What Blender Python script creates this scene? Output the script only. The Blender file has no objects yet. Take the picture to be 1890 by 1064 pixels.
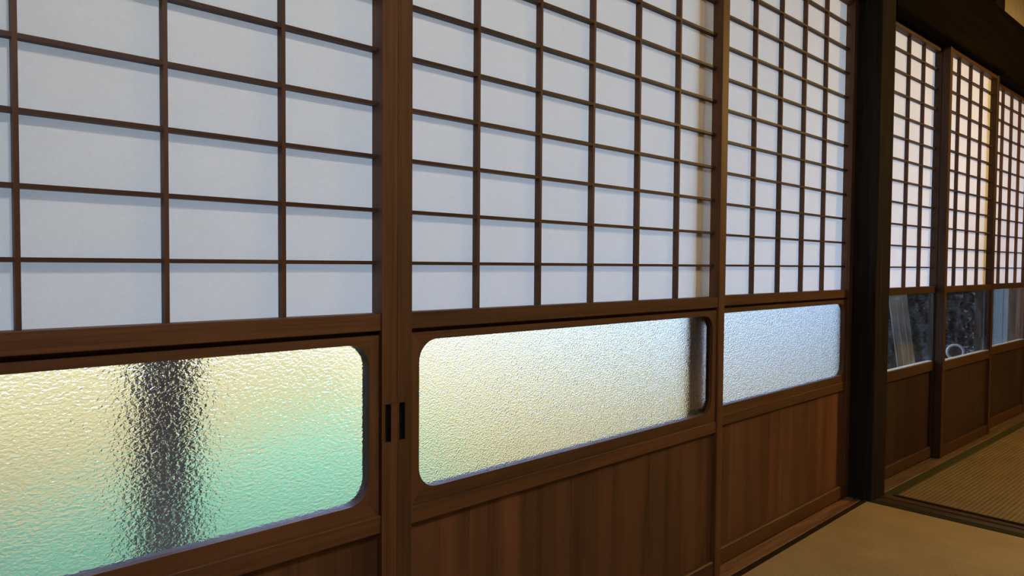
import bpy, bmesh, math, random
from mathutils import Matrix, Vector

random.seed(7)
SC = bpy.context.scene
COL = SC.collection
FZ = 0.795                      # camera height above the tatami

# ------------------------------------------------------------------ camera
cam = bpy.data.cameras.new('camera')
cam.sensor_fit = 'HORIZONTAL'
cam.sensor_width = 36.0
cam.lens = 1310.0 / 1890.0 * 36.0
cam.clip_start = 0.02
camo = bpy.data.objects.new('camera', cam)
COL.objects.link(camo)
R = Vector((0.72410159, -0.68965615, 0.00716092))
U = Vector((0.01730842, 0.02855043, 0.99944249))
F = Vector((0.68947611, 0.72357395, -0.03261027))
camo.matrix_world = Matrix(((R.x, U.x, -F.x, 0.0),
                            (R.y, U.y, -F.y, -0.9481),
                            (R.z, U.z, -F.z, FZ),
                            (0, 0, 0, 1)))
SC.camera = camo

# ------------------------------------------------------------------ sky, exposure
world = bpy.data.worlds.new('overcast_sky')
SC.world = world
world.use_nodes = True
bg = world.node_tree.nodes['Background']
bg.inputs['Color'].default_value = (0.46, 0.62, 1.0, 1)
bg.inputs['Strength'].default_value = 6.2
sun = bpy.data.lights.new('sun', 'SUN')
sun.energy = 0.6
sun.color = (1.0, 0.90, 0.70)
sun.angle = math.radians(3)
suno = bpy.data.objects.new('sun', sun)
COL.objects.link(suno)
suno.rotation_euler = Vector((-0.16, -0.20, -0.966)).to_track_quat('-Z', 'Y').to_euler()
SC.cycles.caustics_reflective = False
SC.cycles.caustics_refractive = False
SC.view_settings.view_transform = 'Standard'
SC.view_settings.look = 'None'
SC.view_settings.exposure = 0.0
SC.view_settings.gamma = 1.0
SC.view_settings.use_curve_mapping = False

LAMP_NEAR = 36.0
LAMP_FAR = 88.0


# ------------------------------------------------------------------ materials
def newmat(name):
    m = bpy.data.materials.new(name)
    m.use_nodes = True
    nt = m.node_tree
    nt.nodes.clear()
    out = nt.nodes.new('ShaderNodeOutputMaterial')
    return m, nt, out


def nd(nt, t, **kw):
    n = nt.nodes.new(t)
    for k, v in kw.items():
        setattr(n, k, v)
    return n


def wood(name, dark, light, axis, rough=0.55, spec=0.35, bump=0.25, fine=260.0, coarse=22.0, var=0.35, fw=0.45):
    """wood with the grain running along an object axis; each piece has its own tone"""
    m, nt, out = newmat(name)
    L = nt.links
    tc = nd(nt, 'ShaderNodeTexCoord')
    oi = nd(nt, 'ShaderNodeObjectInfo')
    add = nd(nt, 'ShaderNodeVectorMath', operation='MULTIPLY_ADD')
    comb = nd(nt, 'ShaderNodeCombineXYZ')
    for i in range(3):
        L.new(oi.outputs['Random'], comb.inputs[i])
    add.inputs[1].default_value = (3.1, 5.3, 7.7)
    L.new(comb.outputs[0], add.inputs[0])
    L.new(tc.outputs['Object'], add.inputs[2])

    def stretched(s, along):
        mp = nd(nt, 'ShaderNodeMapping')
        sc = [s, s, s]
        sc['xyz'.index(axis)] = along
        mp.inputs['Scale'].default_value = sc
        L.new(add.outputs[0], mp.inputs['Vector'])
        return mp
    n1 = nd(nt, 'ShaderNodeTexNoise')
    n1.inputs['Scale'].default_value = 1.0
    n1.inputs['Detail'].default_value = 4
    L.new(stretched(fine, fine * 0.02).outputs[0], n1.inputs['Vector'])
    n2 = nd(nt, 'ShaderNodeTexNoise')
    n2.inputs['Scale'].default_value = 1.0
    n2.inputs['Detail'].default_value = 3
    n2.inputs['Distortion'].default_value = 0.6
    L.new(stretched(coarse, coarse * 0.06).outputs[0], n2.inputs['Vector'])
    mix = nd(nt, 'ShaderNodeMath', operation='MULTIPLY_ADD')
    mix.inputs[1].default_value = fw
    L.new(n1.outputs['Fac'], mix.inputs[0])
    sc2 = nd(nt, 'ShaderNodeMath', operation='MULTIPLY')
    sc2.inputs[1].default_value = 1 - fw
    L.new(n2.outputs['Fac'], sc2.inputs[0])
    L.new(sc2.outputs[0], mix.inputs[2])
    ramp = nd(nt, 'ShaderNodeValToRGB')
    ramp.color_ramp.elements[0].position = 0.31
    ramp.color_ramp.elements[0].color = (*dark, 1)
    ramp.color_ramp.elements[1].position = 0.69
    ramp.color_ramp.elements[1].color = (*light, 1)
    L.new(mix.outputs[0], ramp.inputs['Fac'])
    hsv = nd(nt, 'ShaderNodeHueSaturation')
    mr = nd(nt, 'ShaderNodeMapRange')
    mr.inputs['To Min'].default_value = 1 - var
    mr.inputs['To Max'].default_value = 1 + var
    L.new(oi.outputs['Random'], mr.inputs['Value'])
    L.new(mr.outputs[0], hsv.inputs['Value'])
    L.new(ramp.outputs[0], hsv.inputs['Color'])
    b = nd(nt, 'ShaderNodeBsdfPrincipled')
    L.new(hsv.outputs[0], b.inputs['Base Color'])
    b.inputs['Roughness'].default_value = rough
    b.inputs['Specular IOR Level'].default_value = spec
    bp = nd(nt, 'ShaderNodeBump')
    bp.inputs['Strength'].default_value = bump
    bp.inputs['Distance'].default_value = 0.0006
    L.new(n1.outputs['Fac'], bp.inputs['Height'])
    L.new(bp.outputs[0], b.inputs['Normal'])
    L.new(b.outputs[0], out.inputs['Surface'])
    return m


def plain(name, col, rough=0.7, spec=0.2, nscale=0, namp=0.15, bump=0.0, metallic=0.0):
    m, nt, out = newmat(name)
    L = nt.links
    b = nd(nt, 'ShaderNodeBsdfPrincipled')
    b.inputs['Roughness'].default_value = rough
    b.inputs['Specular IOR Level'].default_value = spec
    b.inputs['Metallic'].default_value = metallic
    b.inputs['Base Color'].default_value = (*col, 1)
    if nscale:
        tc = nd(nt, 'ShaderNodeTexCoord')
        n = nd(nt, 'ShaderNodeTexNoise')
        n.inputs['Scale'].default_value = nscale
        n.inputs['Detail'].default_value = 5
        L.new(tc.outputs['Object'], n.inputs['Vector'])
        ramp = nd(nt, 'ShaderNodeValToRGB')
        ramp.color_ramp.elements[0].position = 0.3
        ramp.color_ramp.elements[0].color = (*[c * (1 - namp) for c in col], 1)
        ramp.color_ramp.elements[1].position = 0.7
        ramp.color_ramp.elements[1].color = (*[min(1, c * (1 + namp)) for c in col], 1)
        L.new(n.outputs['Fac'], ramp.inputs['Fac'])
        L.new(ramp.outputs[0], b.inputs['Base Color'])
        if bump:
            bp = nd(nt, 'ShaderNodeBump')
            bp.inputs['Strength'].default_value = bump
            bp.inputs['Distance'].default_value = 0.002
            L.new(n.outputs['Fac'], bp.inputs['Height'])
            L.new(bp.outputs[0], b.inputs['Normal'])
    L.new(b.outputs[0], out.inputs['Surface'])
    return m


def paper_mat():
    m, nt, out = newmat('shoji_paper')
    L = nt.links
    tc = nd(nt, 'ShaderNodeTexCoord')
    n = nd(nt, 'ShaderNodeTexNoise')
    n.inputs['Scale'].default_value = 260
    n.inputs['Detail'].default_value = 4
    L.new(tc.outputs['Object'], n.inputs['Vector'])
    n2 = nd(nt, 'ShaderNodeTexNoise')
    n2.inputs['Scale'].default_value = 9
    n2.inputs['Detail'].default_value = 3
    L.new(tc.outputs['Object'], n2.inputs['Vector'])
    a = nd(nt, 'ShaderNodeMath', operation='ADD')
    L.new(n.outputs['Fac'], a.inputs[0])
    L.new(n2.outputs['Fac'], a.inputs[1])
    mr = nd(nt, 'ShaderNodeMapRange')
    mr.inputs['From Min'].default_value = 0.6
    mr.inputs['From Max'].default_value = 1.4
    mr.inputs['To Min'].default_value = 0.93
    mr.inputs['To Max'].default_value = 1.0
    L.new(a.outputs[0], mr.inputs['Value'])

    def tinted(c):
        mx = nd(nt, 'ShaderNodeVectorMath', operation='SCALE')
        mx.inputs[0].default_value = c
        L.new(mr.outputs[0], mx.inputs['Scale'])
        return mx.outputs[0]
    d = nd(nt, 'ShaderNodeBsdfDiffuse')
    L.new(tinted((0.91, 0.90, 0.87)), d.inputs['Color'])
    t = nd(nt, 'ShaderNodeBsdfTranslucent')
    L.new(tinted((0.92, 0.925, 0.92)), t.inputs['Color'])
    mix = nd(nt, 'ShaderNodeMixShader')
    mix.inputs[0].default_value = 0.42
    L.new(d.outputs[0], mix.inputs[1])
    L.new(t.outputs[0], mix.inputs[2])
    L.new(mix.outputs[0], out.inputs['Surface'])
    return m


def pattern_glass(name, kind):
    """back face of a pane: pressed relief pattern"""
    m, nt, out = newmat(name)
    L = nt.links
    g = nd(nt, 'ShaderNodeBsdfGlass')
    g.inputs['IOR'].default_value = 1.5
    tc = nd(nt, 'ShaderNodeTexCoord')
    mp = nd(nt, 'ShaderNodeMapping')
    L.new(tc.outputs['Object'], mp.inputs['Vector'])
    bp = nd(nt, 'ShaderNodeBump')
    if kind == 'wavy':
        mp.inputs['Scale'].default_value = (0.75, 1, 1.25)
        n = nd(nt, 'ShaderNodeTexNoise')
        n.inputs['Scale'].default_value = 230
        n.inputs['Detail'].default_value = 2
        n.inputs['Distortion'].default_value = 0.5
        L.new(mp.outputs[0], n.inputs['Vector'])
        L.new(n.outputs['Fac'], bp.inputs['Height'])
        bp.inputs['Strength'].default_value = 1.0
        bp.inputs['Distance'].default_value = 0.00095
        g.inputs['Roughness'].default_value = 0.07
    elif kind == 'pebbled':
        v = nd(nt, 'ShaderNodeTexVoronoi')
        v.feature = 'SMOOTH_F1'
        v.inputs['Scale'].default_value = 400
        v.inputs['Smoothness'].default_value = 0.6
        L.new(mp.outputs[0], v.inputs['Vector'])
        L.new(v.outputs['Distance'], bp.inputs['Height'])
        bp.inputs['Strength'].default_value = 1.0
        bp.inputs['Distance'].default_value = 0.0008
        g.inputs['Roughness'].default_value = 0.08
    else:
        n = nd(nt, 'ShaderNodeTexNoise')
        n.inputs['Scale'].default_value = 300
        n.inputs['Detail'].default_value = 3
        L.new(mp.outputs[0], n.inputs['Vector'])
        L.new(n.outputs['Fac'], bp.inputs['Height'])
        bp.inputs['Strength'].default_value = 1.0
        bp.inputs['Distance'].default_value = 0.0020
        g.inputs['Roughness'].default_value = 0.06
    L.new(bp.outputs[0], g.inputs['Normal'])
    L.new(g.outputs[0], out.inputs['Surface'])
    return m


def smooth_glass():
    m, nt, out = newmat('smooth_glass_face')
    g = nd(nt, 'ShaderNodeBsdfGlass')
    g.inputs['IOR'].default_value = 1.5
    g.inputs['Roughness'].default_value = 0.0
    nt.links.new(g.outputs[0], out.inputs['Surface'])
    return m


def thin_glass():
    """flat window glass: clear transmission with a mirror reflection that grows at grazing angles, a little dust"""
    m, nt, out = newmat('clear_glass')
    L = nt.links
    fr = nd(nt, 'ShaderNodeFresnel')
    geo = nd(nt, 'ShaderNodeNewGeometry')
    ior = nd(nt, 'ShaderNodeMapRange')          # the Fresnel node inverts the index on back faces
    ior.inputs['To Min'].default_value = 1.5
    ior.inputs['To Max'].default_value = 1 / 1.5
    L.new(geo.outputs['Backfacing'], ior.inputs['Value'])
    L.new(ior.outputs[0], fr.inputs['IOR'])
    t = nd(nt, 'ShaderNodeBsdfTransparent')
    t.inputs['Color'].default_value = (0.88, 0.91, 0.90, 1)
    gl = nd(nt, 'ShaderNodeBsdfGlossy')
    gl.inputs['Roughness'].default_value = 0.02
    mix = nd(nt, 'ShaderNodeMixShader')
    L.new(fr.outputs[0], mix.inputs[0])
    L.new(t.outputs[0], mix.inputs[1])
    L.new(gl.outputs[0], mix.inputs[2])
    tc = nd(nt, 'ShaderNodeTexCoord')
    n = nd(nt, 'ShaderNodeTexNoise')
    n.inputs['Scale'].default_value = 22
    n.inputs['Detail'].default_value = 6
    L.new(tc.outputs['Object'], n.inputs['Vector'])
    mr = nd(nt, 'ShaderNodeMapRange')
    mr.inputs['From Min'].default_value = 0.45
    mr.inputs['From Max'].default_value = 0.8
    mr.inputs['To Min'].default_value = 0.004
    mr.inputs['To Max'].default_value = 0.035
    L.new(n.outputs['Fac'], mr.inputs['Value'])
    d = nd(nt, 'ShaderNodeBsdfTranslucent')
    d.inputs['Color'].default_value = (0.8, 0.82, 0.85, 1)
    mix2 = nd(nt, 'ShaderNodeMixShader')
    L.new(mr.outputs[0], mix2.inputs[0])
    L.new(mix.outputs[0], mix2.inputs[1])
    L.new(d.outputs[0], mix2.inputs[2])
    L.new(mix2.outputs[0], out.inputs['Surface'])
    return m


def tatami_mat(name, axis, base, alt, rib=0.0125, ribw=0.30, bump=0.8):
    m, nt, out = newmat(name)
    L = nt.links
    tc = nd(nt, 'ShaderNodeTexCoord')
    w = nd(nt, 'ShaderNodeTexWave')
    w.wave_type = 'BANDS'
    w.bands_direction = 'Y' if axis == 'x' else 'X'
    w.inputs['Scale'].default_value = 2 * math.pi / (20 * rib)
    w.inputs['Distortion'].default_value = 0.25
    w.inputs['Detail'].default_value = 1
    w.inputs['Detail Scale'].default_value = 6
    L.new(tc.outputs['Object'], w.inputs['Vector'])
    mp = nd(nt, 'ShaderNodeMapping')
    mp.inputs['Scale'].default_value = (700, 60, 60) if axis == 'x' else (60, 700, 60)
    L.new(tc.outputs['Object'], mp.inputs['Vector'])
    n = nd(nt, 'ShaderNodeTexNoise')
    n.inputs['Scale'].default_value = 1
    n.inputs['Detail'].default_value = 3
    L.new(mp.outputs[0], n.inputs['Vector'])
    n2 = nd(nt, 'ShaderNodeTexNoise')
    n2.inputs['Scale'].default_value = 7
    n2.inputs['Detail'].default_value = 5
    L.new(tc.outputs['Object'], n2.inputs['Vector'])
    s = nd(nt, 'ShaderNodeMath', operation='MULTIPLY_ADD')
    s.inputs[1].default_value = ribw
    L.new(w.outputs['Fac'], s.inputs[0])
    s1 = nd(nt, 'ShaderNodeMath', operation='MULTIPLY')
    s1.inputs[1].default_value = (1 - ribw) / 2
    L.new(n.outputs['Fac'], s1.inputs[0])
    s2 = nd(nt, 'ShaderNodeMath', operation='MULTIPLY_ADD')
    s2.inputs[1].default_value = (1 - ribw) / 2
    L.new(n2.outputs['Fac'], s2.inputs[0])
    L.new(s1.outputs[0], s2.inputs[2])
    L.new(s2.outputs[0], s.inputs[2])
    ramp = nd(nt, 'ShaderNodeValToRGB')
    ramp.color_ramp.elements[0].position = 0.28
    ramp.color_ramp.elements[0].color = (*alt, 1)
    ramp.color_ramp.elements[1].position = 0.72
    ramp.color_ramp.elements[1].color = (*base, 1)
    L.new(s.outputs[0], ramp.inputs['Fac'])
    b = nd(nt, 'ShaderNodeBsdfPrincipled')
    b.inputs['Roughness'].default_value = 0.6
    b.inputs['Specular IOR Level'].default_value = 0.25
    L.new(ramp.outputs[0], b.inputs['Base Color'])
    h = nd(nt, 'ShaderNodeMath', operation='MULTIPLY_ADD')
    h.inputs[1].default_value = 0.4
    L.new(n.outputs['Fac'], h.inputs[0])
    L.new(w.outputs['Fac'], h.inputs[2])
    bp = nd(nt, 'ShaderNodeBump')
    bp.inputs['Strength'].default_value = bump
    bp.inputs['Distance'].default_value = 0.0012
    L.new(h.outputs[0], bp.inputs['Height'])
    L.new(bp.outputs[0], b.inputs['Normal'])
    L.new(b.outputs[0], out.inputs['Surface'])
    return m


def stripe_mat(name, c1, c2, direction, period, distortion=0.0):
    m, nt, out = newmat(name)
    L = nt.links
    tc = nd(nt, 'ShaderNodeTexCoord')
    w = nd(nt, 'ShaderNodeTexWave')
    w.bands_direction = direction
    w.inputs['Scale'].default_value = 2 * math.pi / (20 * period)
    w.inputs['Distortion'].default_value = distortion
    w.inputs['Detail Scale'].default_value = 20
    L.new(tc.outputs['Object'], w.inputs['Vector'])
    ramp = nd(nt, 'ShaderNodeValToRGB')
    ramp.color_ramp.elements[0].position = 0.35
    ramp.color_ramp.elements[0].color = (*c1, 1)
    ramp.color_ramp.elements[1].position = 0.75
    ramp.color_ramp.elements[1].color = (*c2, 1)
    L.new(w.outputs['Fac'], ramp.inputs['Fac'])
    b = nd(nt, 'ShaderNodeBsdfPrincipled')
    b.inputs['Roughness'].default_value = 0.8
    b.inputs['Specular IOR Level'].default_value = 0.1
    L.new(ramp.outputs[0], b.inputs['Base Color'])
    L.new(b.outputs[0], out.inputs['Surface'])
    return m


DK, LT = (0.042, 0.0172, 0.0074), (0.127, 0.0530, 0.0215)
M = {
    'wood_z': wood('cedar_upright', DK, LT, 'z', var=0.16),
    'wood_x': wood('cedar_level', DK, LT, 'x', var=0.16),
    'far_z': wood('old_cedar_upright', tuple(c * 0.55 for c in DK), tuple(c * 0.55 for c in LT), 'z', var=0.16),  # cedar colour scaled down to offset the far lamp on the narrow doors
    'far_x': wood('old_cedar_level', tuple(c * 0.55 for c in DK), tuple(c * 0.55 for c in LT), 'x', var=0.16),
    'lattice_z': wood('lattice_upright', (0.044, 0.0175, 0.0088), (0.102, 0.0420, 0.0195), 'z', var=0.12),
    'lattice_x': wood('lattice_level', (0.027, 0.0108, 0.0056), (0.062, 0.0250, 0.0120), 'x', var=0.12),  # level bars darkened in colour to stand in for weaker lamp light
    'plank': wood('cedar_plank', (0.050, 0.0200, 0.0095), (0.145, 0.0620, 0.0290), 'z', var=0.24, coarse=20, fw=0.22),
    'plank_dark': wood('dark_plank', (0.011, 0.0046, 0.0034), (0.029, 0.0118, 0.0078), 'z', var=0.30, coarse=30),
    'pillar': wood('smoked_pillar', (0.0065, 0.0054, 0.0052), (0.024, 0.0195, 0.0178), 'z', var=0.1, coarse=40, rough=0.85, spec=0.06),
    'beam': wood('smoked_beam', (0.0025, 0.0018, 0.0013), (0.0085, 0.0064, 0.0045), 'x', var=0.1, coarse=30, rough=0.9, spec=0.03),
    'sill': wood('worn_sill', (0.040, 0.019, 0.010), (0.32, 0.165, 0.068), 'x', var=0.1, coarse=45, fw=0.3, bump=0.5),
    'sill_old': wood('weathered_sill', (0.035, 0.020, 0.012), (0.20, 0.115, 0.065), 'x', var=0.1, coarse=60, bump=0.8),
    'thresh': wood('dark_threshold', (0.018, 0.010, 0.006), (0.085, 0.048, 0.028), 'y', var=0.1),
    'ceil': wood('ceiling_board', (0.05, 0.03, 0.018), (0.12, 0.07, 0.04), 'x', var=0.1),
    'black': plain('dark_lacquer', (0.008, 0.007, 0.007), 0.45, 0.4),
    'paper': paper_mat(),
    'glass': smooth_glass(),
    'wavy': pattern_glass('wavy_glass_face', 'wavy'),
    'pebbled': pattern_glass('pebbled_glass_face', 'pebbled'),
    'frost': pattern_glass('frost_glass_face', 'frost'),
    'clear': thin_glass(),
    'white_paint': plain('white_paint', (0.88, 0.90, 0.93), 0.5, 0.3, 30, 0.06),  # brightness of the sky-lit rail top put into the colour
    'plaster': plain('plaster', (0.52, 0.46, 0.34), 0.9, 0.1, 18, 0.08, 0.2),
    'earth': plain('earthen_wall', (0.14, 0.105, 0.07), 0.9, 0.1, 18, 0.08, 0.2),
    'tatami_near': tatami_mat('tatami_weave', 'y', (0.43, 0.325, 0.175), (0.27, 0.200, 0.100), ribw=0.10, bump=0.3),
    'tatami_far': tatami_mat('tatami_weave_worn', 'x', (0.22, 0.165, 0.084), (0.086, 0.060, 0.032), rib=0.014),  # weave colour lowered to offset the strong far lamp
    'heri': stripe_mat('cloth_border', (0.012, 0.013, 0.009), (0.035, 0.036, 0.024), 'DIAGONAL', 0.004, 2.0),
    'heri_brown': plain('brown_border', (0.022, 0.013, 0.008), 0.8, 0.1, 200, 0.3),
    'stitch': stripe_mat('green_rush_edge', (0.012, 0.013, 0.008), (0.075, 0.078, 0.034), 'X', 0.019, 0.6),
    'lawn': plain('lawn_soil', (0.165, 0.30, 0.132), 0.9, 0.1, 9, 0.2),
    'gravel': plain('pale_gravel', (0.35, 0.255, 0.090), 0.9, 0.1, 60, 0.12),
    'sand': plain('dry_grass', (0.285, 0.196, 0.056), 0.9, 0.1, 12, 0.12),
    'outer_white': plain('white_render', (0.62, 0.74, 0.82), 0.9, 0.1, 6, 0.05),  # blue of the skylight put into the white wall's colour
    'eave': wood('eave_board', (0.34, 0.22, 0.10), (0.60, 0.42, 0.20), 'y', var=0.1),  # pale and warm to bounce light onto the upper paper
    'post': wood('weathered_post', (0.03, 0.02, 0.014), (0.10, 0.07, 0.05), 'z', var=0.1),
    'grey_board': wood('grey_board', (0.22, 0.21, 0.19), (0.46, 0.44, 0.40), 'z', var=0.12, coarse=40),
    'grey_green': wood('weathered_green_board', (0.040, 0.042, 0.030), (0.090, 0.094, 0.068), 'z', var=0.1),
    'leaf': plain('dark_leaf', (0.010, 0.030, 0.016), 0.6, 0.15, 40, 0.3),
    'enamel': plain('white_enamel', (0.8, 0.8, 0.78), 0.25, 0.5),
    'ply': wood('plywood', (0.16, 0.09, 0.045), (0.34, 0.21, 0.115), 'z', var=0.05),
    'shade_mat': plain('lamp_shade_metal', (0.75, 0.73, 0.68), 0.5, 0.3),
    'cord': plain('lamp_cord', (0.02, 0.02, 0.02), 0.6, 0.2),
}


# ------------------------------------------------------------------ mesh helpers
class MB:
    """collects boxes / prisms and links them as one mesh object"""
    def __init__(self):
        self.bm = bmesh.new()

    def box(self, x0, x1, y0, y1, z0, z1, mi=0):
        bm = self.bm
        v = [bm.verts.new(p) for p in ((x0, y0, z0), (x1, y0, z0), (x1, y1, z0), (x0, y1, z0),
                                       (x0, y0, z1), (x1, y0, z1), (x1, y1, z1), (x0, y1, z1))]
        for idx in ((3, 2, 1, 0), (4, 5, 6, 7), (0, 1, 5, 4), (1, 2, 6, 5), (2, 3, 7, 6), (3, 0, 4, 7)):
            f = bm.faces.new([v[i] for i in idx])
            f.material_index = mi
        return self

    def bbox(self, x0, x1, y0, y1, z0, z1, bev=0.0012):
        b2 = bmesh.new()
        v = [b2.verts.new(p) for p in ((x0, y0, z0), (x1, y0, z0), (x1, y1, z0), (x0, y1, z0),
                                       (x0, y0, z1), (x1, y0, z1), (x1, y1, z1), (x0, y1, z1))]
        for idx in ((3, 2, 1, 0), (4, 5, 6, 7), (0, 1, 5, 4), (1, 2, 6, 5), (2, 3, 7, 6), (3, 0, 4, 7)):
            b2.faces.new([v[i] for i in idx])
        bmesh.ops.bevel(b2, geom=list(b2.edges), offset=bev, segments=1, affect='EDGES')
        me = bpy.data.meshes.new('tmp')
        b2.to_mesh(me)
        b2.free()
        self.bm.from_mesh(me)
        bpy.data.meshes.remove(me)
        return self

    def prism_y(self, poly, y0, y1):
        """poly of (x,z), extruded along y"""
        bm = self.bm
        a = [bm.verts.new((x, y0, z)) for x, z in poly]
        b = [bm.verts.new((x, y1, z)) for x, z in poly]
        bm.faces.new(a)
        bm.faces.new(b[::-1])
        n = len(poly)
        for i in range(n):
            bm.faces.new((a[i], b[i], b[(i + 1) % n], a[(i + 1) % n]))
        return self

    def prism_x(self, poly, x0, x1):
        """poly of (y,z), extruded along x"""
        bm = self.bm
        a = [bm.verts.new((x0, y, z)) for y, z in poly]
        b = [bm.verts.new((x1, y, z)) for y, z in poly]
        bm.faces.new(a)
        bm.faces.new(b[::-1])
        n = len(poly)
        for i in range(n):
            bm.faces.new((a[i], b[i], b[(i + 1) % n], a[(i + 1) % n]))
        return self

    def mesh(self, name, mats):
        bmesh.ops.recalc_face_normals(self.bm, faces=list(self.bm.faces))
        me = bpy.data.meshes.new(name)
        self.bm.to_mesh(me)
        self.bm.free()
        for m in (mats if isinstance(mats, (list, tuple)) else [mats]):
            me.materials.append(m)
        return me

    def build(self, name, mats, parent=None, loc=None):
        return link(name, self.mesh(name, mats), parent, loc)


def link(name, me, parent=None, loc=None):
    o = bpy.data.objects.new(name, me)
    COL.objects.link(o)
    if parent:
        o.parent = parent
    if loc:
        o.location = loc
    return o


def empty(name, loc=(0, 0, 0), rz=0.0):
    o = bpy.data.objects.new(name, None)
    o.empty_display_size = 0.05
    COL.objects.link(o)
    o.location = loc
    o.rotation_euler = (0, 0, rz)
    return o


def tag(o, label=None, cat=None, group=None, kind=None):
    if label:
        o['label'] = label
    if cat:
        o['category'] = cat
        if not kind:
            o['kind'] = 'thing'
    if group:
        o['group'] = group
    if kind:
        o['kind'] = kind
    return o


def zz(z):
    return z + FZ


# ------------------------------------------------------------------ the room shell
TH = math.radians(-2.0)          # the far wall line turns very slightly into the room
PX0, PX1 = 2.526, 2.656          # dark pillar
FO = Vector((2.656, 0.0145, 0))  # origin of the far wall line
ft = Vector((math.cos(TH), math.sin(TH), 0))
fn = Vector((-math.sin(TH), math.cos(TH), 0))


def far(s, off, z=0.0):
    return FO + ft * s + fn * off + Vector((0, 0, z))


XL, XR, YB, ZC = -1.42, 9.4, -4.4, 2.55

# sub floor and the tatami
st = MB().box(XL, XR, YB, 0.10, -0.12, -0.055).build('floor', M['thresh'])
tag(st, kind='structure')

ceil = empty('ceiling', (0, 0, 0))
tag(ceil, kind='structure')
for i in range(9):
    y0 = YB + i * (0.1 - YB) / 9
    MB().box(XL, XR, y0 + 0.001, y0 + (0.1 - YB) / 9 - 0.001, ZC, ZC + 0.02).build('ceiling_board', M['ceil'], ceil)

wb = MB().box(XL, XR, YB - 0.1, YB, -0.1, ZC).build('wall_back', M['plaster'])
tag(wb, kind='structure')
wl = MB().box(XL - 0.1, XL, YB, 0.2, -0.1, ZC).build('wall_left', M['plaster'])
tag(wl, kind='structure')
wr = MB().box(XR, XR + 0.1, YB, 0.2, -0.1, ZC).build('wall_right', M['earth'])
tag(wr, kind='structure')

# front wall: plaster above the lintels, closed bay beyond the far doors
wf = empty('wall_front')
tag(wf, kind='structure')
MB().box(XL, PX0, 0.0, 0.05, zz(1.02), ZC).build('plaster_panel', M['plaster'], wf)
p = MB().box(1.395, 6.9, 0.0, 0.05, zz(1.18), ZC).build('plaster_panel', M['plaster'], wf, far(0, 0))
p.rotation_euler.z = TH
p = MB().box(0, 1.27, 0.0, 0.05, zz(1.18), ZC).build('plaster_panel', M['plaster'], wf, far(0, 0))
p.rotation_euler.z = TH
p = MB().box(2.25, 6.9, -0.01, 0.05, -0.1, zz(0.95)).build('plaster_panel', M['earth'], wf, far(0, 0))
p.rotation_euler.z = TH
MB().box(XL, -1.385, 0.0, 0.05, -0.1, zz(1.02)).build('plaster_panel', M['plaster'], wf)

# lintel over the near doors
t = MB().bbox(-1.26, PX0, -0.055, 0.065, zz(0.910), zz(1.03), 0.003).build('trim_1', M['wood_x'])
tag(t, kind='structure')
# smoked beam over the far doors, and the short post standing on it
t = MB().bbox(0.002, 6.9, -0.085, 0.075, zz(0.905), zz(1.188), 0.005).build('trim_2', M['beam'], None, far(0, 0))
t.rotation_euler.z = TH
tag(t, kind='structure')
t = MB().bbox(1.265, 1.400, -0.05, 0.055, zz(1.189), ZC, 0.004).build('trim_3', M['pillar'], None, far(0, 0))
t.rotation_euler.z = TH
tag(t, kind='structure')

# pillars
pl = MB().bbox(PX0, PX1, -0.067, 0.075, -0.05, ZC - 0.002, 0.004).build('pillar', M['pillar'])
tag(pl, 'thick square smoke-blackened wooden pillar between the wide and narrow paper doors', 'pillar')
pl2 = MB().bbox(-1.385, -1.256, -0.067, 0.075, -0.05, ZC - 0.002, 0.004).build('pillar', M['pillar'])
tag(pl2, 'square dark wooden pillar at the left end of the paper doors', 'pillar')
pl3 = MB().bbox(2.118, 2.245, -0.067, 0.075, -0.05, zz(0.903), 0.004).build('pillar', M['ply'], None, far(0, 0))
pl3.rotation_euler.z = TH
tag(pl3, 'brown wooden pillar beyond the farthest clear-glass door', 'pillar')

# sills with two sliding grooves each
def sill_profile(y0, y1, g, zt=0.0, depth=0.004, zb=-0.06):
    pts = [(y0, zb), (y0, zt - 0.003), (y0 + 0.003, zt)]
    for a, b in g:
        pts += [(a, zt), (a, zt - depth), (b, zt - depth), (b, zt)]
    pts += [(y1, zt), (y1, zb)]
    return pts


s = MB().prism_x(sill_profile(-0.038, 0.075, ((-0.019, -0.013), (0.012, 0.018), (0.042, 0.046))), -1.255, PX0 - 0.001).build('trim_4', M['sill'])
tag(s, kind='structure')
s = MB().prism_x(sill_profile(-0.075, 0.075, ((-0.046, -0.040), (-0.019, -0.013), (0.042, 0.046))), 0.001, 6.9).build('trim_5', M['sill_old'], None, far(0, 0))
s.rotation_euler.z = TH
tag(s, kind='structure')
# threshold between the two rooms
s = empty('trim_6')
tag(s, kind='structure')
for k in range(4):
    x0 = 2.562 + k * 0.0255
    MB().bbox(x0, x0 + (0.024 if k % 2 else 0.0195), YB, -0.069, -0.06, 0.0 if k % 2 == 0 else -0.003, 0.001).build('threshold_rib', M['thresh'], s)


# ------------------------------------------------------------------ shoji doors
ROWS = 11
PR = 0.0818
Z0 = 0.002
PC = 0.155
SW = 0.028      # stile width
YF, YK = -0.0225, 0.0065
YP = 0.0060     # paper plane
MT = 0.0055     # lattice bar face width
MY = -0.0075    # lattice bar front
PAPER_TOP = 0.888
RAIL_T, RAIL_B = -0.0765, -0.1035


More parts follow.
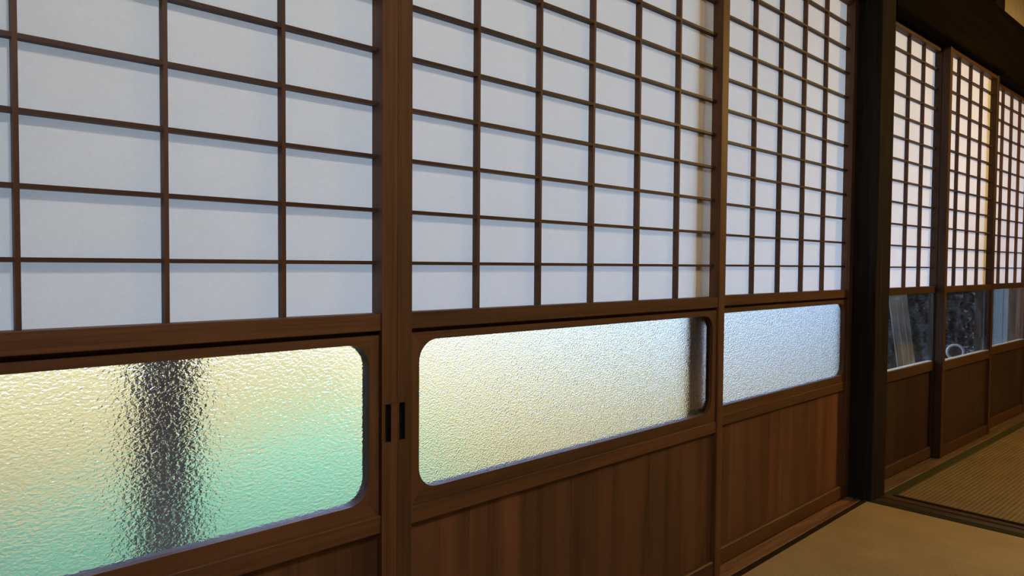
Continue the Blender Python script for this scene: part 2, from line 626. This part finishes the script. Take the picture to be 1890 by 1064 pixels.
def rounded(x0, x1, z0, z1, r, seg=10):
    """corner arcs of a rounded rectangle, per corner a list from one side to the next (ccw from bottom-left)"""
    out = []
    for cx, cz, a0 in ((x0 + r, z0 + r, 180), (x1 - r, z0 + r, 270), (x1 - r, z1 - r, 0), (x0 + r, z1 - r, 90)):
        arc = []
        for k in range(seg + 1):
            a = math.radians(a0 + 90.0 * k / seg)
            arc.append((cx + r * math.cos(a), cz + r * math.sin(a)))
        out.append(arc)
    return out


def pane(x0, x1, y0, y1, z0, z1, face, parent):
    """glass slab: smooth room face, patterned outer face"""
    mb = MB()
    mb.box(x0, x1, y0, y1, z0, z1)
    bm = mb.bm
    bm.faces.ensure_lookup_table()
    for f in bm.faces:
        f.material_index = 1 if f.calc_center_median().y > y1 - 1e-6 else 0
    return mb.build('glass_pane', [M['glass'], face], parent)


def shoji_door(loc, rz, ncol, label, style, first=None, pull=None, group=None, tone=None, width=None, xoff=0.0):
    """a sliding paper door; local x from 0 to W along the wall, local y = 0 on the lattice"""
    W = width or (ncol * PC + 2 * SW + 0.004)
    d = empty('shoji_door', loc, rz)
    tag(d, label, 'sliding door', group, 'thing')
    H = 0.916
    xi0, xi1 = SW, W - SW
    clear = style == 'clear'
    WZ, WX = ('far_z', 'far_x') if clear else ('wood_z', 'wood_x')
    low_t, low_b = (-0.390, -0.428) if clear else (-0.3915, -0.4190)
    bot_t, bot_b = -0.747, -0.7925
    # stiles
    for side in (0, 1):
        xa, xb = (0.0002, SW) if side == 0 else (W - SW, W - 0.0002)
        mb = MB()
        if pull is not None and pull[0] == side:
            px = pull[1]
            pa, pb, pz0, pz1 = px, px + 0.0112, zz(-0.278), zz(-0.2185)
            mb.bbox(xa, xb, YF, YK, zz(bot_b), pz0, 0.0004)
            mb.bbox(xa, xb, YF, YK, pz1, zz(H), 0.0004)
            mb.box(xa, pa, YF + 0.0004, YK, pz0 - 0.001, pz1 + 0.001)
            mb.box(pb, xb, YF + 0.0004, YK, pz0 - 0.001, pz1 + 0.001)
            mb.box(pa, pb, YF + 0.011, YK, pz0 - 0.001, pz1 + 0.001)
        else:
            mb.bbox(xa, xb, YF, YK, zz(bot_b), zz(H), 0.0010)
        # rear lip that closes the slot beside the glass frame
        if not clear:
            if side == 0:
                mb.box(xb - 0.001, xb + 0.010, -0.001, YK - 0.0003, zz(low_t), zz(RAIL_B))
            else:
                mb.box(xa - 0.010, xa + 0.001, -0.001, YK - 0.0003, zz(low_t), zz(RAIL_B))
        sobj = mb.build('stile', M[WZ], d)
        if pull is not None and pull[0] == side:
            fp = MB()
            fp.box(pa + 0.0003, pb - 0.0003, YF + 0.0095, YF + 0.0108, pz0 + 0.0002, pz1 - 0.0002)
            fp.box(pa + 0.0002, pa + 0.0009, YF + 0.0012, YF + 0.0098, pz0 + 0.0002, pz1 - 0.0002)
            fp.box(pb - 0.0009, pb - 0.0002, YF + 0.0012, YF + 0.0098, pz0 + 0.0002, pz1 - 0.0002)
            fp.box(pa + 0.0003, pb - 0.0003, YF + 0.0012, YF + 0.0098, pz0 + 0.0001, pz0 + 0.0009)
            fp.box(pa + 0.0003, pb - 0.0003, YF + 0.0012, YF + 0.0098, pz1 - 0.0009, pz1 - 0.0001)
            f = fp.build('finger_pull', M['black'], sobj)
            tag(f, 'small dark recessed finger pull')
    # rails
    MB().bbox(xi0, xi1, YF + 0.003, YK - 0.0002, zz(PAPER_TOP), zz(H - 0.002), 0.001).build('top_rail', M[WX], d)
    MB().bbox(xi0, xi1, YF + 0.0025, YK - 0.0002, zz(RAIL_B), zz(RAIL_T), 0.0012).build('middle_rail', M[WX], d)
    MB().bbox(xi0, xi1, YF + 0.0025, YK - 0.0002, zz(low_b), zz(low_t), 0.0012).build('lower_rail', M[WX], d)
    MB().bbox(xi0, xi1, YF + 0.0025, YK - 0.0002, zz(bot_b), zz(bot_t), 0.003).build('bottom_rail', M[WX], d)
    # lattice
    hm = MB().box(xi0 - 0.002, xi1 + 0.002, MY, YP - 0.0002, -MT / 2, MT / 2).mesh('horizontal_muntin', M['lattice_x'])
    for k in range(ROWS):
        link('horizontal_muntin', hm, d, (0, 0, zz(Z0 + k * PR) + random.uniform(-0.0006, 0.0006)))
    vm = MB().box(-MT / 2, MT / 2, MY - 0.0004, YP - 0.0004, zz(RAIL_T) - 0.002, zz(PAPER_TOP) + 0.002).mesh('vertical_muntin', M['lattice_z'])
    x1st = first if first is not None else xi0 + PC
    for k in range(ncol - 1):
        link('vertical_muntin', vm, d, (x1st + k * PC, 0, 0))
    # paper
    bm = MB()
    a = [bm.bm.verts.new(q) for q in ((xi0 - 0.003, YP, zz(RAIL_T) - 0.003), (xi1 + 0.003, YP, zz(RAIL_T) - 0.003),
                                      (xi1 + 0.003, YP, zz(PAPER_TOP) + 0.003), (xi0 - 0.003, YP, zz(PAPER_TOP) + 0.003))]
    bm.bm.faces.new(a)
    tag(bm.build('paper', M['paper'], d), 'white translucent shoji paper behind the lattice')
    # glass
    if clear:
        MB().box(xi0 - 0.003, xi1 + 0.003, -0.0166, -0.0164, zz(low_t) - 0.002, zz(RAIL_B) + 0.002).build('glass_pane', M['clear'], d)
        # white strip painted as the sky-lit rail top behind the pane
        MB().prism_x([(-0.0160, zz(low_t) - 0.001), (YK - 0.001, zz(low_t) - 0.001), (YK - 0.001, zz(low_t) + 0.002), (-0.0160, zz(low_t) + 0.0035)],
                     xi0 + 0.0005, xi1 - 0.0005).build('glazing_bead', M['white_paint'], d)
        for xa, xb in ((xi0, xi0 + 0.006), (xi1 - 0.006, xi1)):
            MB().bbox(xa, xb, -0.0160, -0.006, zz(low_t) + 0.003, zz(RAIL_B), 0.0008).build('side_bead', M[WZ], d)
    else:
        gx0, gx1 = xi0 + 0.003, xi1 - 0.003
        gz0, gz1 = zz(low_t), zz(RAIL_B - 0.0065)
        ox0, ox1 = gx0 + 0.0145, gx1 - 0.0165
        oz0, oz1 = zz(-0.367), zz(-0.1225)
        BL, BR, TR, TL = rounded(ox0, ox1, oz0, oz1, 0.036, 12)
        h = 6
        GY0, GY1 = -0.018, 0.0045
        gap = 0.00025
        # four mitred members with the rounded corners cut into them
        bottom = [(gx0 + gap, gz0), (gx1 - gap, gz0)] + BR[:h + 1][::-1] + BL[h:][::-1]
        right = [(gx1, gz0 + gap), (gx1, gz1 - gap)] + TR[:h + 1][::-1] + BR[h:][::-1]
        top = [(gx1 - gap, gz1), (gx0 + gap, gz1)] + TL[:h + 1][::-1] + TR[h:][::-1]
        left = [(gx0, gz1 - gap), (gx0, gz0 + gap)] + BL[:h + 1][::-1] + TL[h:][::-1]
        gf = empty('glass_frame', (0, 0, 0))
        gf.parent = d
        for poly, mt in ((bottom, 'wood_x'), (right, 'wood_z'), (top, 'wood_x'), (left, 'wood_z')):
            MB().prism_y(poly, GY0, GY1).build('frame_member', M[mt], gf)
        # rear lip under the middle rail
        MB().box(xi0, xi1, -0.001, YK - 0.0006, zz(RAIL_B) - 0.010, zz(RAIL_B) + 0.001).build('rear_lip', M[WX], d)
        pane(gx0 + 0.006, gx1 - 0.006, -0.0085, -0.0045, gz0 + 0.008, gz1 - 0.005, M[style], d)
    # bottom planks
    n = max(4, round((xi1 - xi0) / 0.135))
    w = (xi1 - xi0) / n
    for k in range(n):
        MB().bbox(xi0 + k * w + 0.0001, xi0 + (k + 1) * w - 0.0001, -0.0085 - 0.0003 * (k % 2), 0.0005,
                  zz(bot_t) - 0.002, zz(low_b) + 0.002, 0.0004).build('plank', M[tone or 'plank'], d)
    return d


W6 = 0.990
SEAM = 0.6349
XC = PX0 - 0.001 - W6
# near wall: front pair meet at the seam, outer ones run behind them
shoji_door((SEAM - W6, 0, 0), 0, 6,
           'wide paper door at far left, wavy frosted glass with green glow and blurred dark post',
           'wavy', first=0.1451 - (SEAM - W6) - 2 * PC, pull=(1, W6 - SW + 0.0060), width=W6, group='wide shoji doors')
shoji_door((SEAM, 0, 0), 0, 6,
           'wide paper door in the middle with cream pebbled glass, its pull beside the centre seam',
           'pebbled', first=0.8147 - SEAM, pull=(0, 0.0040), width=W6, group='wide shoji doors')
shoji_door((XC, 0.031, 0), 0, 6,
           'wide paper door beside the black pillar with bluish-white frosted glass',
           'frost', first=1.8586 - XC - PC, width=W6, group='wide shoji doors')
shoji_door((-1.255, 0.031, 0), 0, 6,
           'wide paper door left of the green-glass door, beside the left end pillar',
           'wavy', width=W6, group='wide shoji doors')

# far wall: narrow doors with clear glass
d = far(0.012, 0)
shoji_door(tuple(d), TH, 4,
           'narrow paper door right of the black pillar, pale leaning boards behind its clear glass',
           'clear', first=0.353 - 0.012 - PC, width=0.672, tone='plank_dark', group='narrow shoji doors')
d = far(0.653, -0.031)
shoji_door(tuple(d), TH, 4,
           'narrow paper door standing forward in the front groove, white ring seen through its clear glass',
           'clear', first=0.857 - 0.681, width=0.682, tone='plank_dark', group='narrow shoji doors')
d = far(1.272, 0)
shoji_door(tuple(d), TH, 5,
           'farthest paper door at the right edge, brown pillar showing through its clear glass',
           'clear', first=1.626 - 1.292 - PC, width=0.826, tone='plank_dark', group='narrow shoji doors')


# ------------------------------------------------------------------ tatami
def tatami(x0, x1, y0, y1, mat, label, borders, group):
    t = empty('tatami_mat', ((x0 + x1) / 2, (y0 + y1) / 2, -0.055))
    cx, cy = (x0 + x1) / 2, (y0 + y1) / 2
    tag(t, label, 'tatami', group)
    o = MB().bbox(x0 - cx, x1 - cx, y0 - cy, y1 - cy, 0.0, 0.0555, 0.002).build('woven_cover', M[mat], t)
    for bx0, bx1, by0, by1, m, nm in borders:
        MB().bbox(bx0 - cx, bx1 - cx, by0 - cy, by1 - cy, 0.03, 0.0565, 0.0006).build(nm, M[m], t)
    return t


yA = -0.0385
tatami(1.625, 2.560, -1.86, yA, 'tatami_near', 'tan woven tatami mat in front of the sill, up to the threshold',
       [(2.520, 2.5605, -1.8605, yA + 0.0002, 'heri', 'cloth_border'),
        (1.6245, 2.5205, yA - 0.018, yA + 0.0003, 'heri_brown', 'edge_strip'),
        (1.6245, 1.660, -1.8605, yA - 0.018, 'heri', 'cloth_border')], 'tatami mats')
tatami(-0.20, 1.623, -0.94, yA, 'tatami_near', 'tan tatami mat below the camera beside the middle doors',
       [(-0.2005, 1.6235, yA - 0.035, yA + 0.0003, 'heri', 'cloth_border'),
        (-0.2005, 1.6235, -0.9405, -0.905, 'heri', 'cloth_border')], 'tatami mats')
# far room: the mat follows the slightly turned wall
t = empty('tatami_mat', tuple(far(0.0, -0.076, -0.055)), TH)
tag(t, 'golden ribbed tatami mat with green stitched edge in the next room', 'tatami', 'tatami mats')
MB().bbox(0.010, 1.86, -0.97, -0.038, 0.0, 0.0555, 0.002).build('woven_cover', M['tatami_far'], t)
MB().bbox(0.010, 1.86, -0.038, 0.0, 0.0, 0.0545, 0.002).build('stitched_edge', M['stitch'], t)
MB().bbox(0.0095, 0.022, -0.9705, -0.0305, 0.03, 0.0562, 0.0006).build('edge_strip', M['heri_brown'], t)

# remaining floor out of view
fl = MB()
fl.box(XL, -0.205, YB, yA, -0.055, 0.0)
fl.box(-0.205, 1.62, YB, -0.945, -0.055, 0.0)
fl.box(1.62, 2.56, YB, -1.865, -0.055, 0.0)
fl.box(2.668, XR, YB, -1.20, -0.055, 0.0)
fl.box(4.54, XR, -1.20, -0.16, -0.055, 0.0)
o = fl.build('floor_rest', M['tatami_near'])
tag(o, kind='structure')


# ------------------------------------------------------------------ pendant lamps (out of view, they light the room)
def lathe(prof, seg=32):
    mb = MB()
    bm = mb.bm
    rings = []
    for r, z in prof:
        rings.append([bm.verts.new((r * math.cos(2 * math.pi * k / seg), r * math.sin(2 * math.pi * k / seg), z)) for k in range(seg)])
    for a, b in zip(rings, rings[1:]):
        for k in range(seg):
            bm.faces.new((a[k], a[(k + 1) % seg], b[(k + 1) % seg], b[k]))
    return mb


def emit_mat(name, col, strength):
    m, nt, out = newmat(name)
    e = nd(nt, 'ShaderNodeEmission')
    e.inputs['Color'].default_value = (*col, 1)
    e.inputs['Strength'].default_value = strength
    nt.links.new(e.outputs[0], out.inputs['Surface'])
    return m


def pendant(loc, power, col, label):
    t = empty('pendant_lamp', loc)
    tag(t, label, 'lamp')
    lathe([(0.02, 0.11), (0.022, 0.08), (0.20, 0.02), (0.203, 0.018), (0.198, 0.016), (0.03, 0.072)]).build('lamp_shade', M['shade_mat'], t)
    lathe([(0.003, 0.11), (0.003, ZC - loc[2])], 8).build('cord', M['cord'], t)
    lathe([(0.001, 0.085), (0.014, 0.083), (0.015, 0.07), (0.026, 0.045), (0.026, 0.035), (0.016, 0.022), (0.001, 0.020)], 20).build(
        'bulb', emit_mat('bulb_glow', col, 4.0), t)
    ld = bpy.data.lights.new('bulb_light', 'POINT')
    ld.energy = power
    ld.color = col
    ld.shadow_soft_size = 0.035
    lo = bpy.data.objects.new('bulb_light', ld)
    COL.objects.link(lo)
    lo.parent = t
    lo.location = (0, 0, -0.02)
    return t


pendant((0.35, -1.35, zz(1.23)), LAMP_NEAR, (1.0, 0.95, 0.86), 'pale pendant lamp over the near room')
pendant((3.75, -1.55, zz(1.02)), LAMP_FAR, (1.0, 0.61, 0.17), 'warm pendant lamp over the next room')

# ------------------------------------------------------------------ outside
GZ = -0.42
g = MB().box(-14, 26, 0.10, 24, GZ - 0.1, GZ - 0.02).build('ground', M['gravel'])
tag(g, kind='structure')


def patch(poly, z0, z1, name, mat, label, cat):
    mb = MB()
    bm = mb.bm
    a = [bm.verts.new((x, y, z0)) for x, y in poly]
    b = [bm.verts.new((x, y, z1)) for x, y in poly]
    bm.faces.new(a)
    bm.faces.new(b)
    n = len(poly)
    for i in range(n):
        bm.faces.new((a[i], a[(i + 1) % n], b[(i + 1) % n], b[i]))
    o = mb.build(name, M[mat])
    tag(o, label, cat, kind='stuff')
    return o


patch([(-4, 0.9), (2.3, 0.9), (2.3, 2.3), (3.2, 4.4), (0.4, 2.9), (-4, 2.4)], GZ - 0.03, GZ, 'lawn', 'lawn',
      'green lawn blurred behind the wavy glass', 'grass')
patch([(-5, 3.4), (0.5, 3.6), (3.4, 4.7), (5.5, 8.5), (5.5, 12), (-5, 12)], GZ - 0.03, GZ - 0.005, 'dry_grass', 'sand',
      'yellow dry grass blurred behind the wavy glass', 'grass')

gp = MB().bbox(-0.055, 0.055, -0.055, 0.055, GZ + 0.0005, 2.159, 0.006).build('veranda_post', M['post'], None, (0.60, 0.96, 0))
tag(gp, 'dark wooden veranda post blurred behind the wavy glass', 'post')

w = MB().box(11.0, 11.2, 0.2, 14, GZ - 0.1, 3.0).build('white_wall', M['outer_white'])
tag(w, 'white rendered garden wall behind the frosted glass', 'wall')

ev = empty('eave', (0, 0, 0))  # unseen roof edge, depth and height set to dim the upper paper
tag(ev, 'boarded eave of the house above the garden side', 'eave')
for k in range(61):
    x0 = -1.5 + k * 0.2
    MB().box(x0, x0 + 0.198, 0.06, 2.0, 2.16, 2.18).build('eave_board', M['eave'], ev)

wg = empty('house_wing', (-1.55, 0.2, GZ))  # unseen boards added to block sky light from the left
tag(wg, 'dark boarded wing of the house left of the lawn', 'building')
for k in range(22):
    MB().bbox(0, 0.03, k * 0.2, k * 0.2 + 0.196, 0, 3.4, 0.003).build('board', M['post'], wg)

# dim corner outside the narrow doors
en = empty('board_wall', (5.0, 0.95, 0))
tag(en, 'dark board wall of the annex outside the clear glass doors', 'wall')
for k in range(29):
    MB().bbox(k * 0.2, k * 0.2 + 0.195, -0.002 * (k % 2), 0.025, GZ - 0.02, 0.90, 0.002).build('board', M['grey_green'], en)
vf = empty('veranda_floor', (2.7, 0.09, 0))
tag(vf, 'dark narrow veranda boards outside the clear glass doors', 'veranda')
for k in range(4):
    MB().bbox(0.0, 6.7, k * 0.12, k * 0.12 + 0.117, -0.045, -0.02, 0.002).build('floor_board', M['beam'], vf)

# pale boards leaning outside the first clear pane
gb = (('left of the three pale boards leaning outside, nearest the black pillar', 4.175, 0.335),
      ('middle of the three pale boards leaning outside the clear glass', 4.283, 0.340),
      ('right of the three pale boards leaning outside the clear glass', 4.392, 0.345))
for lab, x, y in gb:
    o = MB().bbox(-0.037, 0.037, -0.004, 0.004, 0.0, 1.25, 0.002).build('leaning_board', M['grey_board'], None, (x, y, -0.007))
    o.rotation_euler = (math.radians(-4), math.radians(-12), 0)
    tag(o, lab, 'board', 'boards leaning outside')

# white enamel basin standing on edge
def torus(R_, r_, seg=36, sub=10):
    mb = MB()
    bm = mb.bm
    ring = []
    for i in range(seg):
        a = 2 * math.pi * i / seg
        row = []
        for j in range(sub):
            b = 2 * math.pi * j / sub
            row.append(bm.verts.new(((R_ + r_ * math.cos(b)) * math.cos(a), r_ * 1.1 * math.sin(b), (R_ + r_ * math.cos(b)) * math.sin(a))))
        ring.append(row)
    for i in range(seg):
        for j in range(sub):
            bm.faces.new((ring[i][j], ring[(i + 1) % seg][j], ring[(i + 1) % seg][(j + 1) % sub], ring[i][(j + 1) % sub]))
    return mb


bs = empty('enamel_basin', (5.06, 0.34, 0.27), math.radians(-75))
tag(bs, 'round white-rimmed basin with dark inside, outside the second clear pane', 'basin')
torus(0.044, 0.008).build('rim', M['enamel'], bs)
b_ = lathe([(0.044, 0.0), (0.036, 0.025), (0.02, 0.032), (0.001, 0.032)]).build('bowl', M['black'], bs)
b_.rotation_euler = (math.radians(-90), 0, 0)
sp = MB().bbox(-0.09, 0.09, -0.06, 0.06, 0.0, 0.235, 0.004).build('wooden_crate', M['post'], None, (5.07, 0.345, -0.0185))
sp.rotation_euler = (0, 0, math.radians(-72))
tag(sp, 'low dark crate under the white-rimmed basin outside', 'crate')


def shrub(loc, rx, ry, h, n, label):
    t = empty('shrub', loc)
    tag(t, label, 'shrub', 'dark shrubs outside')
    rnd = random.Random(hash(label) % 1000)
    rnd = random.Random(int(loc[0] * 100))
    mb = MB()
    bm = mb.bm
    for _ in range(n):
        a = rnd.uniform(0, 2 * math.pi)
        q = rnd.random() ** 0.5
        c = Vector((rx * q * math.cos(a), ry * q * math.sin(a), rnd.uniform(0.1, h)))
        d1 = Vector((rnd.uniform(-1, 1), rnd.uniform(-1, 1), rnd.uniform(-0.6, 0.6))).normalized() * rnd.uniform(0.03, 0.055)
        d2 = d1.cross(Vector((rnd.uniform(-1, 1), rnd.uniform(-1, 1), rnd.uniform(-1, 1)))).normalized() * 0.014
        v = [bm.verts.new(c - d1), bm.verts.new(c + d2), bm.verts.new(c + d1), bm.verts.new(c - d2)]
        bm.faces.new(v)
    o = mb.build('foliage', M['leaf'], t)
    tag(o, kind='stuff')
    st_ = MB()
    for k in range(5):
        st_.box(-0.05 + k * 0.025, -0.042 + k * 0.025, -0.004, 0.004, 0.0, h * 0.7)
    st_.build('stem', M['post'], t)
    return t


shrub((5.45, 0.77, GZ), 0.55, 0.11, 1.25, 1500, 'dark leafy shrub behind the pale leaning boards')
shrub((6.70, 0.77, GZ), 0.55, 0.11, 1.15, 1500, 'dark leafy shrub behind the white-rimmed basin')


# unseen tree added to dim daylight on the left door; trunk hidden by the post
def tree(loc, label):
    t = empty('garden_tree', loc)
    tag(t, label, 'tree')
    rnd = random.Random(11)
    mb = MB()
    bm = mb.bm
    for _ in range(2600):
        a = rnd.uniform(0, 2 * math.pi)
        u = rnd.uniform(-1, 1)
        q = rnd.random() ** (1 / 3.0)
        h = math.sqrt(1 - u * u)
        c = Vector((-1.15 + 1.35 * q * h * math.cos(a), 0.15 + 0.95 * q * h * math.sin(a), 2.75 + 1.25 * q * u))
        d1 = Vector((rnd.uniform(-1, 1), rnd.uniform(-1, 1), rnd.uniform(-0.6, 0.6))).normalized() * rnd.uniform(0.06, 0.10)
        d2 = d1.cross(Vector((rnd.uniform(-1, 1), rnd.uniform(-1, 1), rnd.uniform(-1, 1)))).normalized() * 0.035
        bm.faces.new([bm.verts.new(p) for p in (c - d1, c + d2, c + d1, c - d2)])
    o = mb.build('foliage', M['tree_leaf'], t)
    tag(o, kind='stuff')
    lathe([(0.075, 0.0), (0.055, 0.5), (0.045, 1.6), (0.02, 2.6)], 10).build('trunk', M['post'], t)


M['tree_leaf'] = plain('tree_leaf', (0.13, 0.20, 0.05), 0.6, 0.2, 20, 0.3)
tree((1.24, 3.0, GZ), 'leafy garden tree standing beyond the veranda post')
